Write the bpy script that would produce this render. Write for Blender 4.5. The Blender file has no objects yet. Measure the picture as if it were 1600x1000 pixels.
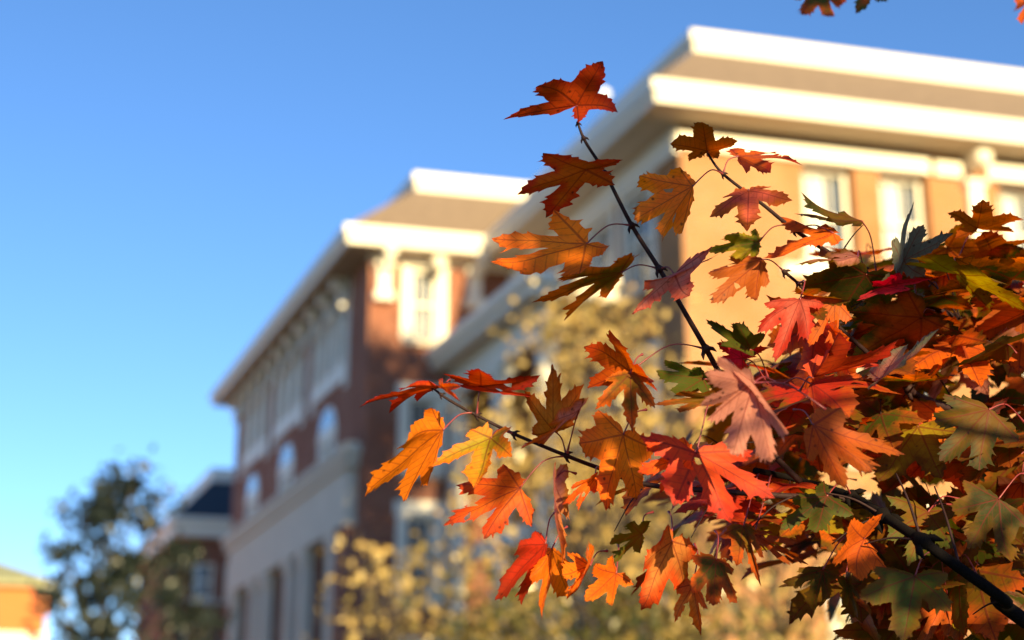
import bpy, bmesh, math, random
import numpy as np
from mathutils import Vector, Matrix
from mathutils.geometry import delaunay_2d_cdt

R = math.radians
scn = bpy.context.scene
COL = scn.collection

# ---------------------------------------------------------------- camera
F = 2400.0                      # focal length in photo pixels (1600 wide)
PITCH = math.atan(745 / F)
EYE = Vector((0, 0, 1.6))
cd = bpy.data.cameras.new('camera')
cam = bpy.data.objects.new('camera', cd); COL.objects.link(cam)
cam.location = EYE
cam.rotation_euler = (math.pi / 2 + PITCH, 0, 0)
cd.sensor_width = 36; cd.lens = 36 * F / 1600
cd.clip_start = .05; cd.clip_end = 6000
cd.dof.use_dof = True
cd.dof.focus_distance = 1.38
cd.dof.aperture_fstop = 4.3
cd.dof.aperture_blades = 0
scn.camera = cam

# ---------------------------------------------------------------- light
SUN_AZ, SUN_EL = 156.0, 13.0    # clockwise from +Y
w = bpy.data.worlds.new('World'); scn.world = w; w.use_nodes = True
nt = w.node_tree; nt.nodes.clear()
sky = nt.nodes.new('ShaderNodeTexSky'); sky.sky_type = 'NISHITA'; sky.sun_disc = False
sky.sun_elevation = R(SUN_EL); sky.sun_rotation = R(SUN_AZ)
sky.air_density = 1.0; sky.dust_density = 0.0; sky.ozone_density = 2.2
bg = nt.nodes.new('ShaderNodeBackground'); bg.inputs['Strength'].default_value = .112
wo = nt.nodes.new('ShaderNodeOutputWorld')
hs = nt.nodes.new('ShaderNodeHueSaturation'); hs.inputs['Saturation'].default_value = 1.12
sky.altitude = 3000
tint = nt.nodes.new('ShaderNodeMix'); tint.data_type = 'RGBA'; tint.blend_type = 'MULTIPLY'; tint.inputs[0].default_value = 1; tint.inputs[7].default_value = (.93, .93, .98, 1)
nt.links.new(sky.outputs[0], tint.inputs[6]); nt.links.new(tint.outputs[2], hs.inputs['Color']); nt.links.new(hs.outputs[0], bg.inputs[0]); nt.links.new(bg.outputs[0], wo.inputs[0])
sl = bpy.data.lights.new('sun', 'SUN'); sl.energy = 5; sl.angle = R(.5); sl.color = (1, .80, .40)
so = bpy.data.objects.new('sun', sl); COL.objects.link(so)
sd = Vector((math.sin(R(SUN_AZ)) * math.cos(R(SUN_EL)), math.cos(R(SUN_AZ)) * math.cos(R(SUN_EL)), math.sin(R(SUN_EL))))
so.rotation_euler = sd.to_track_quat('Z', 'Y').to_euler()
so.location = sd * 50
scn.view_settings.view_transform = 'Standard'; scn.view_settings.look = 'None'
scn.view_settings.gamma = 1; scn.view_settings.exposure = 1.32
scn.render.engine = 'CYCLES'

# ---------------------------------------------------------------- helpers
def P(x, y, d):
    """photo pixel (1600x1000) at distance d along the camera's forward axis -> world"""
    cx, cy = (x - 800) / F * d, (500 - y) / F * d
    c, s = math.cos(PITCH), math.sin(PITCH)
    return EYE + Vector((cx, d * c - cy * s, d * s + cy * c))

def tag(o, label=None, cat=None, group=None, kind=None):
    for k, v in (('label', label), ('category', cat), ('group', group), ('kind', kind)):
        if v: o[k] = v
    return o

def thing(name, loc, label, cat, group=None):
    o = bpy.data.objects.new(name, None); COL.objects.link(o); o.location = loc
    o.empty_display_size = .2
    bpy.context.view_layer.update()
    return tag(o, label, cat, group)

def link(name, me, parent=None, mat=None):
    o = bpy.data.objects.new(name, me); COL.objects.link(o)
    if mat: me.materials.append(mat)
    if parent:
        o.parent = parent
        top = parent; off = Vector(top.location)
        while top.parent: top = top.parent; off += Vector(top.location)
        o.location = -off            # mesh data is in world coordinates; things are only translated
    return o

class MB:
    """collects polygons in world coordinates, then links them as ONE mesh object"""
    def __init__(s): s.v = []; s.f = []; s.sm = []
    def add(s, vs, fs, smooth=False):
        o = len(s.v); s.v += [tuple(p) for p in vs]
        for f in fs: s.f.append([i + o for i in f]); s.sm.append(smooth)
        return s
    def build(s, name, mat, parent=None):
        me = bpy.data.meshes.new(name); me.from_pydata(s.v, [], s.f); me.update()
        me.polygons.foreach_set('use_smooth', s.sm)
        return link(name, me, parent, mat)

def tube(mb, pts, rad, n=8, cap=True):
    pts = [Vector(p) for p in pts]
    if not hasattr(rad, '__len__'): rad = [rad] * len(pts)
    vs = []; up = Vector((.3, .5, 1)).normalized()
    for i, p in enumerate(pts):
        t = (pts[min(i + 1, len(pts) - 1)] - pts[max(i - 1, 0)]).normalized()
        a = t.cross(up)
        if a.length < 1e-4: a = t.cross(Vector((1, 0, 0)))
        a.normalize(); b = t.cross(a)
        for k in range(n):
            q = 2 * math.pi * k / n
            vs.append(p + (a * math.cos(q) + b * math.sin(q)) * rad[i])
    fs = []
    for i in range(len(pts) - 1):
        for k in range(n):
            k2 = (k + 1) % n
            fs.append((i * n + k, i * n + k2, (i + 1) * n + k2, (i + 1) * n + k))
    if cap:
        fs.append(list(range(n))[::-1]); fs.append([(len(pts) - 1) * n + k for k in range(n)])
    mb.add(vs, fs, True)

def smooth_path(pts, sub=5):
    """Catmull-Rom through 3D points"""
    pts = [Vector(p) for p in pts]; out = []
    for i in range(len(pts) - 1):
        p0 = pts[max(i - 1, 0)]; p1 = pts[i]; p2 = pts[i + 1]; p3 = pts[min(i + 2, len(pts) - 1)]
        for k in range(sub):
            t = k / sub
            out.append(.5 * ((2 * p1) + (p2 - p0) * t + (2 * p0 - 5 * p1 + 4 * p2 - p3) * t * t + (3 * p1 - p0 - 3 * p2 + p3) * t ** 3))
    out.append(pts[-1]); return out

# ---------------------------------------------------------------- materials
class NT:
    def __init__(s, name):
        s.m = bpy.data.materials.new(name); s.m.use_nodes = True
        s.t = s.m.node_tree; s.t.nodes.clear()
        s.out = s.t.nodes.new('ShaderNodeOutputMaterial')
    def n(s, typ, **kw):
        nd = s.t.nodes.new(typ)
        for k, v in kw.items(): setattr(nd, k, v)
        return nd
    def set(s, sock, v):
        if isinstance(v, bpy.types.NodeSocket): s.t.links.new(v, sock)
        else:
            if sock.type == 'RGBA' and len(v) == 3: v = (*v, 1)
            sock.default_value = v
    def math(s, op, a, b=0.0, c=None, clamp=False):
        nd = s.n('ShaderNodeMath', operation=op, use_clamp=clamp)
        s.set(nd.inputs[0], a); s.set(nd.inputs[1], b)
        if c is not None: s.set(nd.inputs[2], c)
        return nd.outputs[0]
    def mix(s, f, a, b, typ='RGBA', blend='MIX'):
        nd = s.n('ShaderNodeMix', data_type=typ)
        if typ == 'RGBA':
            nd.blend_type = blend; s.set(nd.inputs[0], f); s.set(nd.inputs[6], a); s.set(nd.inputs[7], b); return nd.outputs[2]
        s.set(nd.inputs[0], f); s.set(nd.inputs[2], a); s.set(nd.inputs[3], b); return nd.outputs[0]
    def noise(s, vec, scale, detail=3, rough=.55):
        nd = s.n('ShaderNodeTexNoise'); s.set(nd.inputs['Vector'], vec)
        nd.inputs['Scale'].default_value = scale; nd.inputs['Detail'].default_value = detail
        nd.inputs['Roughness'].default_value = rough; return nd.outputs['Fac']
    def ramp(s, f, lo, hi):
        nd = s.n('ShaderNodeMapRange'); s.set(nd.inputs[0], f)
        nd.inputs[1].default_value = lo; nd.inputs[2].default_value = hi; return nd.outputs[0]
    def pos(s): return s.n('ShaderNodeNewGeometry').outputs['Position']
    def bsdf(s, color, rough=.7, spec=.3, bump=None, bs=.3, bd=.01):
        b = s.n('ShaderNodeBsdfPrincipled'); s.set(b.inputs['Base Color'], color)
        s.set(b.inputs['Roughness'], rough); b.inputs['Specular IOR Level'].default_value = spec
        if bump is not None:
            bn = s.n('ShaderNodeBump'); bn.inputs['Strength'].default_value = bs; bn.inputs['Distance'].default_value = bd
            s.t.links.new(bump, bn.inputs['Height']); s.t.links.new(bn.outputs[0], b.inputs['Normal'])
        return b
    def finish(s, sh):
        s.t.links.new(sh.outputs[0], s.out.inputs[0]); return s.m

def plain(name, col, rough=.7, var=.15, scale=3, spec=.3):
    k = NT(name); p = k.pos(); f = k.noise(p, scale, 5)
    f2 = k.noise(p, scale * 9, 3)
    c = k.mix(f, [x * (1 - var * 1.6) for x in col], [min(1, x * (1 + var)) for x in col])
    c = k.mix(k.math('MULTIPLY', f2, .25), c, [x * .75 for x in col])
    return k.finish(k.bsdf(c, rough, spec, f2, .15, .01))

UA, VA = R(-21.1), R(75.5)
U = Vector((math.sin(UA), math.cos(UA), 0)); V = Vector((math.sin(VA), math.cos(VA), 0))
def brick(name, d, col=(.30, .10, .055)):
    k = NT(name); p = k.pos()
    dp = k.n('ShaderNodeVectorMath', operation='DOT_PRODUCT'); k.set(dp.inputs[0], p); dp.inputs[1].default_value = d
    sx = k.n('ShaderNodeSeparateXYZ'); k.set(sx.inputs[0], p)
    cb = k.n('ShaderNodeCombineXYZ'); k.set(cb.inputs[0], dp.outputs['Value']); k.set(cb.inputs[1], sx.outputs[2])
    bt = k.n('ShaderNodeTexBrick'); k.set(bt.inputs['Vector'], cb.outputs[0])
    bt.inputs['Scale'].default_value = 1; bt.inputs['Brick Width'].default_value = .22; bt.inputs['Row Height'].default_value = .075
    bt.inputs['Mortar Size'].default_value = .008
    k.set(bt.inputs['Color1'], col); k.set(bt.inputs['Color2'], [x * .72 for x in col]); k.set(bt.inputs['Mortar'], (.34, .24, .19))
    f = k.noise(p, .8, 4)
    c = k.mix(k.ramp(f, .3, .75), bt.outputs['Color'], [x * .66 for x in col])
    return k.finish(k.bsdf(c, .85, .2, bt.outputs['Fac'], .3, -.006))

M = {}
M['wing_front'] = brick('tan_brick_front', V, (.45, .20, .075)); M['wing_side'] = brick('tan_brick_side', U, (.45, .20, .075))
M['brick_front'] = brick('red_brick_front', V); M['brick_side'] = brick('red_brick_side', U)
M['white'] = plain('white_painted_wood', (.83, .75, .63), .5, .05, 1.5)
M['stone'] = plain('pale_limestone', (.62, .54, .44), .8, .12, 1.2)
M['soffit'] = plain('soffit_paint', (.60, .50, .40), .7, .06)
M['shingle'] = plain('brown_shingle', (.20, .145, .11), .9, .25, 6)
M['slate'] = plain('dark_slate', (.035, .045, .06), .6, .2, 5)
M['greenroof'] = plain('pale_green_roof', (.30, .30, .17), .7, .15, 2)
M['blind'] = plain('window_blind', (.55, .57, .58), .5, .05, 2)
def glass():
    k = NT('window_glass'); p = k.pos()
    b = k.bsdf(k.mix(k.noise(p, .9, 2), (.03, .04, .05), (.13, .15, .17)), .06, .9)
    b.inputs['Coat Weight'].default_value = .6; b.inputs['Coat Roughness'].default_value = .03
    return k.finish(b)
M['glass'] = glass()
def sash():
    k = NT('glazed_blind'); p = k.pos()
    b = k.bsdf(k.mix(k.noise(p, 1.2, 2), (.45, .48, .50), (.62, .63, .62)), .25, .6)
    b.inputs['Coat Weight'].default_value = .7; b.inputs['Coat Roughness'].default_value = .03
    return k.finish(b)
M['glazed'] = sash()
M['bark_twig'] = plain('twig_bark', (.028, .011, .012), .65, .45, 160, .2)
M['bark'] = plain('maple_bark', (.007, .005, .005), .95, .5, 60, .1)
M['bark_tree'] = plain('grey_bark', (.09, .07, .055), .9, .3, 15)
M['stalk'] = plain('red_stalk', (.22, .03, .035), .45, .25, 200, .5)

# ---------------------------------------------------------------- ground
k = NT('lawn'); p = k.pos(); f = k.noise(p, .5, 6); f2 = k.noise(p, 25, 4)
M['lawn'] = k.finish(k.bsdf(k.mix(f2, k.mix(f, (.045, .06, .018), (.09, .085, .03)), (.03, .04, .012)), .95, .1, f2, .6, .03))
g = MB(); S_ = 3000
g.add([(-S_, -S_, 0), (S_, -S_, 0), (S_, S_, 0), (-S_, S_, 0)], [(0, 1, 2, 3)])
tag(g.build('ground', M['lawn']), 'wide lawn in front of the brick building', 'ground', kind='structure')
M['paving'] = plain('concrete_paving', (.32, .30, .27), .85, .12, 2)
g = MB()
a, b = Vector((-20, 15.5, .03)), Vector((24, 21.9, .03)); nrm = Vector((-.144, .99, 0)) * 1.2
g.add([a - nrm, b - nrm, b + nrm, a + nrm, *(q + Vector((0, 0, -.2)) for q in (a - nrm, b - nrm, b + nrm, a + nrm))],
      [(0, 1, 2, 3), (0, 4, 5, 1), (1, 5, 6, 2), (2, 6, 7, 3), (3, 7, 4, 0)])
tag(g.build('path', M['paving']), 'pale concrete path across the lawn', 'path', kind='structure')

g = MB(); M['reflector'] = plain('pale_concrete', (.46, .41, .34), .85, .1, 1.5)  # pale ground sheet, added out of view to bounce warm light onto the side wall
g.add([(-30, 23, .02), (-5.5, 23, .02), (-16, 60, .02), (-46, 60, .02)], [(0, 1, 2, 3)])
tag(g.build('reflector', M['reflector']), 'unseen pale plaza along the left side of the brick building', 'reflector', kind='structure')

# ---------------------------------------------------------------- brick building
O2 = Vector((2.5595, 25.356, 0))
def W(a, b, z): return O2 + U * a + V * b + Vector((0, 0, z))
BOXF = [(0, 3, 2, 1), (4, 5, 6, 7), (0, 1, 5, 4), (1, 2, 6, 5), (2, 3, 7, 6), (3, 0, 4, 7)]
def box(mb, a0, a1, b0, b1, z0, z1):
    # order so that normals face outwards in the (a, b, z) frame
    mb.add([W(a0, b0, z0), W(a0, b1, z0), W(a1, b1, z0), W(a1, b0, z0), W(a0, b0, z1), W(a0, b1, z1), W(a1, b1, z1), W(a1, b0, z1)],
           [(0, 3, 2, 1), (4, 5, 6, 7), (0, 1, 5, 4), (1, 2, 6, 5), (2, 3, 7, 6), (3, 0, 4, 7)])
def B1(name, mat, parent, *boxes):
    m = MB()
    for q in boxes: box(m, *q)
    return m.build(name, M[mat], parent)

def pane_wall(name, mat, parent, face, c, t, s0, s1, z0, z1, holes):
    """wall slab with real openings. face 'R': plane a=c (thickness to c+t), runs along b; 'L': plane b=c, runs along a"""
    xs = sorted({s0, s1, *[h[0] for h in holes], *[h[1] for h in holes]})
    zs = sorted({z0, z1, *[h[2] for h in holes], *[h[3] for h in holes]})
    m = MB()
    for j in range(len(zs) - 1):
        run = None
        for i in range(len(xs) - 1):
            cx, cz = (xs[i] + xs[i + 1]) / 2, (zs[j] + zs[j + 1]) / 2
            solid = not any(h[0] < cx < h[1] and h[2] < cz < h[3] for h in holes)
            if solid and run is None: run = xs[i]
            last = i == len(xs) - 2
            if run is not None and (not solid or last):
                e = xs[i + 1] if solid else xs[i]
                if face == 'R': box(m, c, c + t, run, e, zs[j], zs[j + 1])
                else: box(m, run, e, c, c + t, zs[j], zs[j + 1])
                run = None
    return m.build(name, M[mat], parent)

def window(parent, face, c, s0, s1, z0, z1, rec=.18, pane='glass', trim=.12, arch=False):
    """window in an opening: thing > window (frame and muntins) > pane, sill"""
    def bx(m, x0, x1, d0, d1, za, zb):
        if face == 'R': box(m, c + d0, c + d1, x0, x1, za, zb)
        else: box(m, x0, x1, c + d0, c + d1, za, zb)
    m = MB(); fw = .09; TD = .05 if face == 'R' else .022
    bx(m, s0, s0 + fw, rec - .06, rec + .06, z0, z1); bx(m, s1 - fw, s1, rec - .06, rec + .06, z0, z1)
    bx(m, s0 + fw, s1 - fw, rec - .06, rec + .06, z1 - fw, z1); bx(m, s0 + fw, s1 - fw, rec - .06, rec + .06, z0, z0 + fw)
    zm = (z0 + z1) / 2
    bx(m, s0 + fw, s1 - fw, rec - .045, rec + .045, zm - .04, zm + .04)
    for q in (1, 2):
        x = s0 + (s1 - s0) * q / 3
        bx(m, x - .015, x + .015, rec - .02, rec + .02, z0 + fw, zm - .04); bx(m, x - .015, x + .015, rec - .02, rec + .02, zm + .04, z1 - fw)
    if trim:
        bx(m, s0 - trim, s0, -TD, .05, z0, z1); bx(m, s1, s1 + trim, -TD, .05, z0, z1)
        bx(m, s0 - trim - .06, s1 + trim + .06, -TD - .012, .05, z1, z1 + trim * 1.6)
    if arch:
        n = 10; r0 = (s1 - s0) / 2 + trim; cxx = (s0 + s1) / 2; vs = []; 
        for dd in (-TD - .006, .02):
            vs.append((cxx, dd, z1 + trim * 1.6 + .002))
            for q in range(n + 1):
                an = math.pi * q / n
                vs.append((cxx + r0 * math.cos(an), dd, z1 + trim * 1.6 + .002 + r0 * .75 * math.sin(an)))
        pv = [W(c + v_[1], v_[0], v_[2]) if face == 'R' else W(v_[0], c + v_[1], v_[2]) for v_ in vs]
        N_ = n + 2; fs = [list(range(N_)), [N_ + i for i in range(N_)][::-1]]
        for q in range(N_): fs.append((q, q + N_, (q + 1) % N_ + N_, (q + 1) % N_))
        m.add(pv, fs)
    win = m.build('window', M['white'], parent)
    if arch:
        m = MB(); n = 12; rr = (s1 - s0) / 2 - .04; dd = -TD - .012; zb = z1 + trim * 1.6 + .06
        pv = [(cxx + rr * math.cos(math.pi * q / n), dd, zb + rr * .75 * math.sin(math.pi * q / n)) for q in range(n + 1)]
        m.add([W(c + v_[1], v_[0], v_[2]) if face == 'R' else W(v_[0], c + v_[1], v_[2]) for v_ in pv], [list(range(n + 1))]); m.build('pane', M[pane], win)
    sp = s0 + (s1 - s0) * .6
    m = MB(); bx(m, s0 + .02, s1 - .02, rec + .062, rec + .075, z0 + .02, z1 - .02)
    if pane == 'pale_panel':  # pale panel over the left part, dark glass over the rest
        m = MB(); bx(m, s0 + .02, sp, rec + .062, rec + .075, z0 + .02, z1 - .02); m.build('pale_panel', M['glazed'], win)
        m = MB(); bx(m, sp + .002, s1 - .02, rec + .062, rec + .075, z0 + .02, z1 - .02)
    m.build('pane', M['glass' if pane == 'pale_panel' else pane], win)
    m = MB(); bx(m, s0 - .16, s1 + .16, -TD * 2, .16, z0 - .14, z0 - .003); m.build('sill', M['stone'], win)
    return win

hall = thing('brick_building', W(9, 9, 0), 'large red brick building with white eaves, its right wing sunlit behind the maple leaves', 'building')
T = .4
# --- right wing: front (R) wall at a=.95, side (L) wall at b=.95
fw = [(3.41, 4.48), (5.03, 6.06), (7.6, 8.65), (9.2, 10.2), (12, 13), (13.6, 14.6)]
hol = [(s0, s1, z0, z1) for s0, s1 in fw for z0, z1 in ((11.2, 13.16), (7.4, 9.5), (3.3, 5.6))]
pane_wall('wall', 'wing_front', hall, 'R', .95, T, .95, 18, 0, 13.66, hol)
for h in hol: window(hall, 'R', .95, *h, rec=.3, pane='pale_panel', trim=0)
lw = [(2.2, 3.4), (4.0, 5.2), (5.8, 7.0)]
hol = [(s0, s1, z0, z1) for s0, s1 in lw for z0, z1 in ((11.0, 13.0), (7.2, 9.5), (3.3, 5.6))]
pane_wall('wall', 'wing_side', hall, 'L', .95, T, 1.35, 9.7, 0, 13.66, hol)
for h in hol: window(hall, 'L', .95, *h, rec=.12, trim=.16)
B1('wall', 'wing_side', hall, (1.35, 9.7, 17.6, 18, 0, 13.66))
# frieze bands and the stone sill course
B1('frieze', 'white', hall, (.86, .95, .86, 6.08, 13.17, 13.5), (.86, .95, 6.2, 6.78, 13.17, 13.46), (.80, .95, 7.3, 18.1, 13.17, 13.5))
B1('frieze', 'white', hall, (.95, 9.6, .84, .95, 13.1, 13.6))
B1('sill_course', 'white', hall, (.87, .95, 2.9, 18.05, 10.86, 11.06))
B1('string_course', 'stone', hall, (.85, .95, .85, 18.05, 6.5, 6.75))
def pilaster(face, c, s0, s1, z0, z1, dep=.14):
    if face == 'R': return B1('pilaster', 'white', hall, (c - dep, c, s0, s1, z0, z1), (c - dep - .05, c, s0 - .07, s1 + .07, z1, z1 + .12), (c - dep - .05, c, s0 - .07, s1 + .07, z0 - .2, z0))
    return B1('pilaster', 'white', hall, (s0, s1, c - dep, c, z0, z1), (s0 - .07, s1 + .07, c - dep - .05, c, z1, z1 + .12), (s0 - .07, s1 + .07, c - dep - .05, c, z0 - .2, z0))
pilaster('R', .95, 6.86, 7.18, 11.35, 13.0)
pilaster('R', .95, 10.9, 11.2, 11.35, 13.0)
def bracket(a0, a1, b0, b1, z0, z1, roll=True):
    m = MB(); box(m, a0, a1, b0, b1, (z0 + z1) / 2, z1); box(m, a0 + (a1 - a0) * .45, a1, b0 + .03, b1 - .03, z0, (z0 + z1) / 2)
    if roll:
        rr = .17; c0 = W(a0, (b0 + b1) / 2, (z0 + z1) / 2 - .02)
        tube(m, [c0 - U * .06, c0 + U * .22], rr, 16)
    m.build('bracket', M['white'], hall)
bracket(.45, .95, 6.84, 7.12, 13.3, 13.66); bracket(.45, .95, 10.9, 11.18, 13.3, 13.66)

def eaves(a0, a1, b0, b1, name='eave'):
    pass
# eaves of both wings, L shaped, no overlaps
B1('soffit', 'soffit', hall, (.12, 9.0, .12, 18.6, 13.66, 13.72), (9.0, 25.35, -2.4, 18.6, 13.66, 13.72))
M['soffit_dark'] = plain('dark_soffit_paint', (.30, .235, .18), .75, .12)  # darker tone for the side eave strip, sets off the white brackets
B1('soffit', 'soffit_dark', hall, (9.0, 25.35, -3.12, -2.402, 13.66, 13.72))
m = MB()
def fascia(m, z0, z1, o):
    # o: how far the band stands out over the eave line
    box(m, 0 - o, .12, -o, 18.7 + o, z0, z1)             # right wing front
    box(m, .12, 8.84 - o, -o, .12, z0, z1)             # right wing side
    box(m, 8.84 - o, 9.0, -3.27 - o, .12, z0, z1)        # main block front
    box(m, 9.0, 25.47 + o, -3.27 - o, -3.12, z0, z1)     # main block side
    box(m, 25.35, 25.47 + o, -3.12, 18.7 + o, z0, z1)
    box(m, .12, 25.35, 18.6, 18.7 + o, z0, z1)
fascia(m, 13.66, 13.86, -.06); fascia(m, 13.862, 14.08, .02)
m.build('eave', M['white'], hall)
# mansard roof: sloping faces between the eave line and the coping, following the L
ev = [(0.05, .05), (.05, 18.65), (25.4, 18.65), (25.4, -3.2), (8.9, -3.2), (8.9, .05)]
cp = [(1.5, 1.6), (1.5, 17.1), (24.0, 17.1), (24.0, -1.3), (10.0, -1.3), (10.0, 1.6)]
m = MB()
vs = [W(*q, 14.08) for q in ev] + [W(*q, 15.56) for q in cp]
m.add(vs, [(i, (i + 1) % 6, (i + 1) % 6 + 6, i + 6)[::-1] for i in range(6)] + [[6, 7, 8, 11], [8, 9, 10, 11]])
roof = m.build('roof', M['shingle'], hall)
m = MB()
def coping(m, z0, z1, o):
    box(m, 1.5 - o, 1.8, 1.6 - o, 17.1 + o, z0, z1)
    box(m, 1.8, 10 - o, 1.6 - o, 1.9, z0, z1)
    box(m, 10 - o, 10.3, -1.3 - o, 1.9, z0, z1)
    box(m, 10.3, 24 + o, -1.3 - o, -1.0, z0, z1)
    box(m, 23.7, 24 + o, -1.0, 17.1 + o, z0, z1)
    box(m, 1.8, 23.7, 16.8, 17.1 + o, z0, z1)
coping(m, 15.5, 15.74, .02); coping(m, 15.742, 15.96, .10)
m.build('roof_coping', M['white'], roof)

# --- main block: front wall a=9.7, side wall b=-2.45
hol = [(-1.5, -.82, 11.7, 13.45), (-1.5, -.82, 8.6, 10.3), (-1.5, -.82, 5.7, 7.6), (-1.5, -.82, 2.6, 4.6)]
pane_wall('wall', 'brick_front', hall, 'R', 9.7, T, -2.45, 1.35, 0, 13.66, hol)
for h in hol: window(hall, 'R', 9.7, *h, rec=.12, pane='glass', trim=.2)
B1('frieze', 'white', hall, (9.62, 9.7, -2.5, .9, 13.52, 13.66))
for b0 in (-2.3, -.14):
    pilaster('R', 9.7, b0, b0 + .3, 12.75, 13.35, .2)
    bracket(9.0, 9.5, b0 + .02, b0 + .28, 13.3, 13.66, roll=False)
bracket(9.2, 9.7, -1.08, -.82, 13.36, 13.66)
ups = [13.15, 17.55, 21.95]
hol = []
for c in ups:
    for q in (-1.13, 0, 1.13): hol.append((c + q - .36, c + q + .36, 11.75, 13.2))
arch = [(c - .66, c + .66, 9.5, 10.02) for c in ups]
grd = [(c - 1.0, c + .8, 1.2, 7.35) for c in ups]
pane_wall('wall', 'brick_side', hall, 'L', -2.45, T, 10.1, 24.7, 0, 13.66, hol + arch + grd)
for h in hol: window(hall, 'L', -2.45, *h, rec=.1, trim=.13)
for h in arch: window(hall, 'L', -2.45, *h, rec=.05, trim=.13, arch=True)
for c, h in zip(ups, grd): window(hall, 'L', -2.45, *h, rec=.3, trim=0)
B1('wall', 'brick_front', hall, (24.7, 25.1, -2.45, 17, 0, 13.66))
m = MB()
for c in ups:   # white bays of the upper storey
    box(m, c - 1.75, c + 1.75, -2.49, -2.45, 11.38, 11.6); box(m, c - 1.75, c + 1.75, -2.51, -2.45, 11.2, 11.376)
    for q in (-1.66, -.625, .625, 1.66): box(m, c + q - .09, c + q + .09, -2.50, -2.45, 11.6, 13.28)
    for q in (-1.6, 1.6): box(m, c + q - .14, c + q + .14, -2.50, -2.45, 10.95, 11.198)
m.build('window_surround', M['white'], hall)
B1('frieze', 'white', hall, (11.3, 24.75, -2.52, -2.45, 13.1, 13.66))
M['dark_brown'] = plain('dark_brown_board', (.16, .115, .085), .7, .1)  # darker brown band behind the brackets, for contrast with their white
B1('frieze_panel', 'dark_brown', hall, (11.3, 24.75, -2.535, -2.521, 13.12, 13.655))
for i in range(11):
    a = 11.5 + i * 1.28
    m = MB(); box(m, a, a + .34, -2.86, -2.537, 13.4, 13.655); box(m, a + .04, a + .30, -2.66, -2.537, 12.95, 13.398); m.build('bracket', M['white'], hall)
# limestone frontispiece of the lower floors, standing out from the side wall
def stone_box(name, *bx): return B1(name, 'stone', hall, *bx)
stone_box('entablature', (10.3, 24.0, -2.7, -2.45, 7.55, 8.75))
stone_box('cornice', (10.1, 24.2, -2.8, -2.45, 8.76, 9.0), (9.98, 24.3, -2.88, -2.45, 9.003, 9.22), (10.2, 24.1, -2.74, -2.45, 9.223, 9.33))
stone_box('entablature', (10.24, 24.06, -2.74, -2.45, 7.42, 7.548))
B1('wall', 'brick_side', hall, (10.3, 11.3, -2.68, -2.45, 0, 7.41))
for c in (11.55, 14.35, 15.9, 18.75, 20.3, 23.1):
    m = MB(); box(m, c - .3, c + .3, -2.69, -2.45, .5, 7.1); box(m, c - .38, c + .38, -2.73, -2.45, 7.1, 7.415); box(m, c - .4, c + .4, -2.75, -2.45, 0, .5)
    m.build('pilaster', M['stone'], hall)
# --- two storey porch in the inner corner
por = B1('porch_roof', 'white', hall, (3.55, 9.68, -.98, .94, 11.0, 11.2), (3.4, 9.68, -1.1, .94, 11.203, 11.42))
B1('soffit', 'soffit', por, (3.6, 9.66, -.9, .93, 10.94, 10.998))
B1('frieze', 'white', por, (3.95, 9.66, -.52, -.36, 10.3, 10.938))
for a in (4.0, 6.5, 9.3):
    m = MB(); box(m, a, a + .3, -.55, -.25, .3, 10.1); box(m, a - .06, a + .36, -.61, -.19, 10.1, 10.298); box(m, a - .06, a + .36, -.61, -.19, 0, .3)
    m.build('porch_post', M['white'], hall)
B1('porch_beam', 'white', hall, (4.305, 6.495, -.5, -.3, 6.4, 6.75), (6.805, 9.295, -.5, -.3, 6.4, 6.75))

# ---------------------------------------------------------------- far wing with slate roof
fwing = thing('slate_roofed_building', W(34, -1, 0), 'small dark slate-roofed brick block beyond the far end of the long facade', 'building')
hol = [(-2.3, -1.6, 8.3, 9.6), (-2.3, -1.6, 5.2, 6.8), (-2.3, -1.6, 2.2, 3.8), (-1.2, -.5, 8.3, 9.6), (-1.2, -.5, 5.2, 6.8)]
pane_wall('wall', 'brick_front', fwing, 'R', 32.5, T, -2.7, 8, 0, 10.5, hol)
for h in hol: window(fwing, 'R', 32.5, *h, rec=.1, trim=0)
pane_wall('wall', 'brick_side', fwing, 'L', -2.7, T, 32.9, 44, 0, 10.5, [])
B1('eave', 'white', fwing, (32.0, 44.4, -3.2, 8.2, 10.5, 10.95), (31.85, 44.5, -3.35, 8.3, 10.953, 11.15))
m = MB()
q0 = [(32, -3.2), (32, 8.2), (44.3, 8.2), (44.3, -3.2)]; q1 = [(33.1, -1.7), (33.1, 6.8), (43, 6.8), (43, -1.7)]
m.add([W(*q, 11.14) for q in q0] + [W(*q, 12.75) for q in q1], [(i, (i + 1) % 4, (i + 1) % 4 + 4, i + 4)[::-1] for i in range(4)] + [[4, 5, 6, 7]])
rf = m.build('roof', M['slate'], fwing)
B1('roof_coping', 'white', rf, (33.0, 33.3, -1.8, 6.9, 12.7, 13.2), (33.3, 43.1, -1.8, -1.5, 12.7, 13.2))

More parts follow.
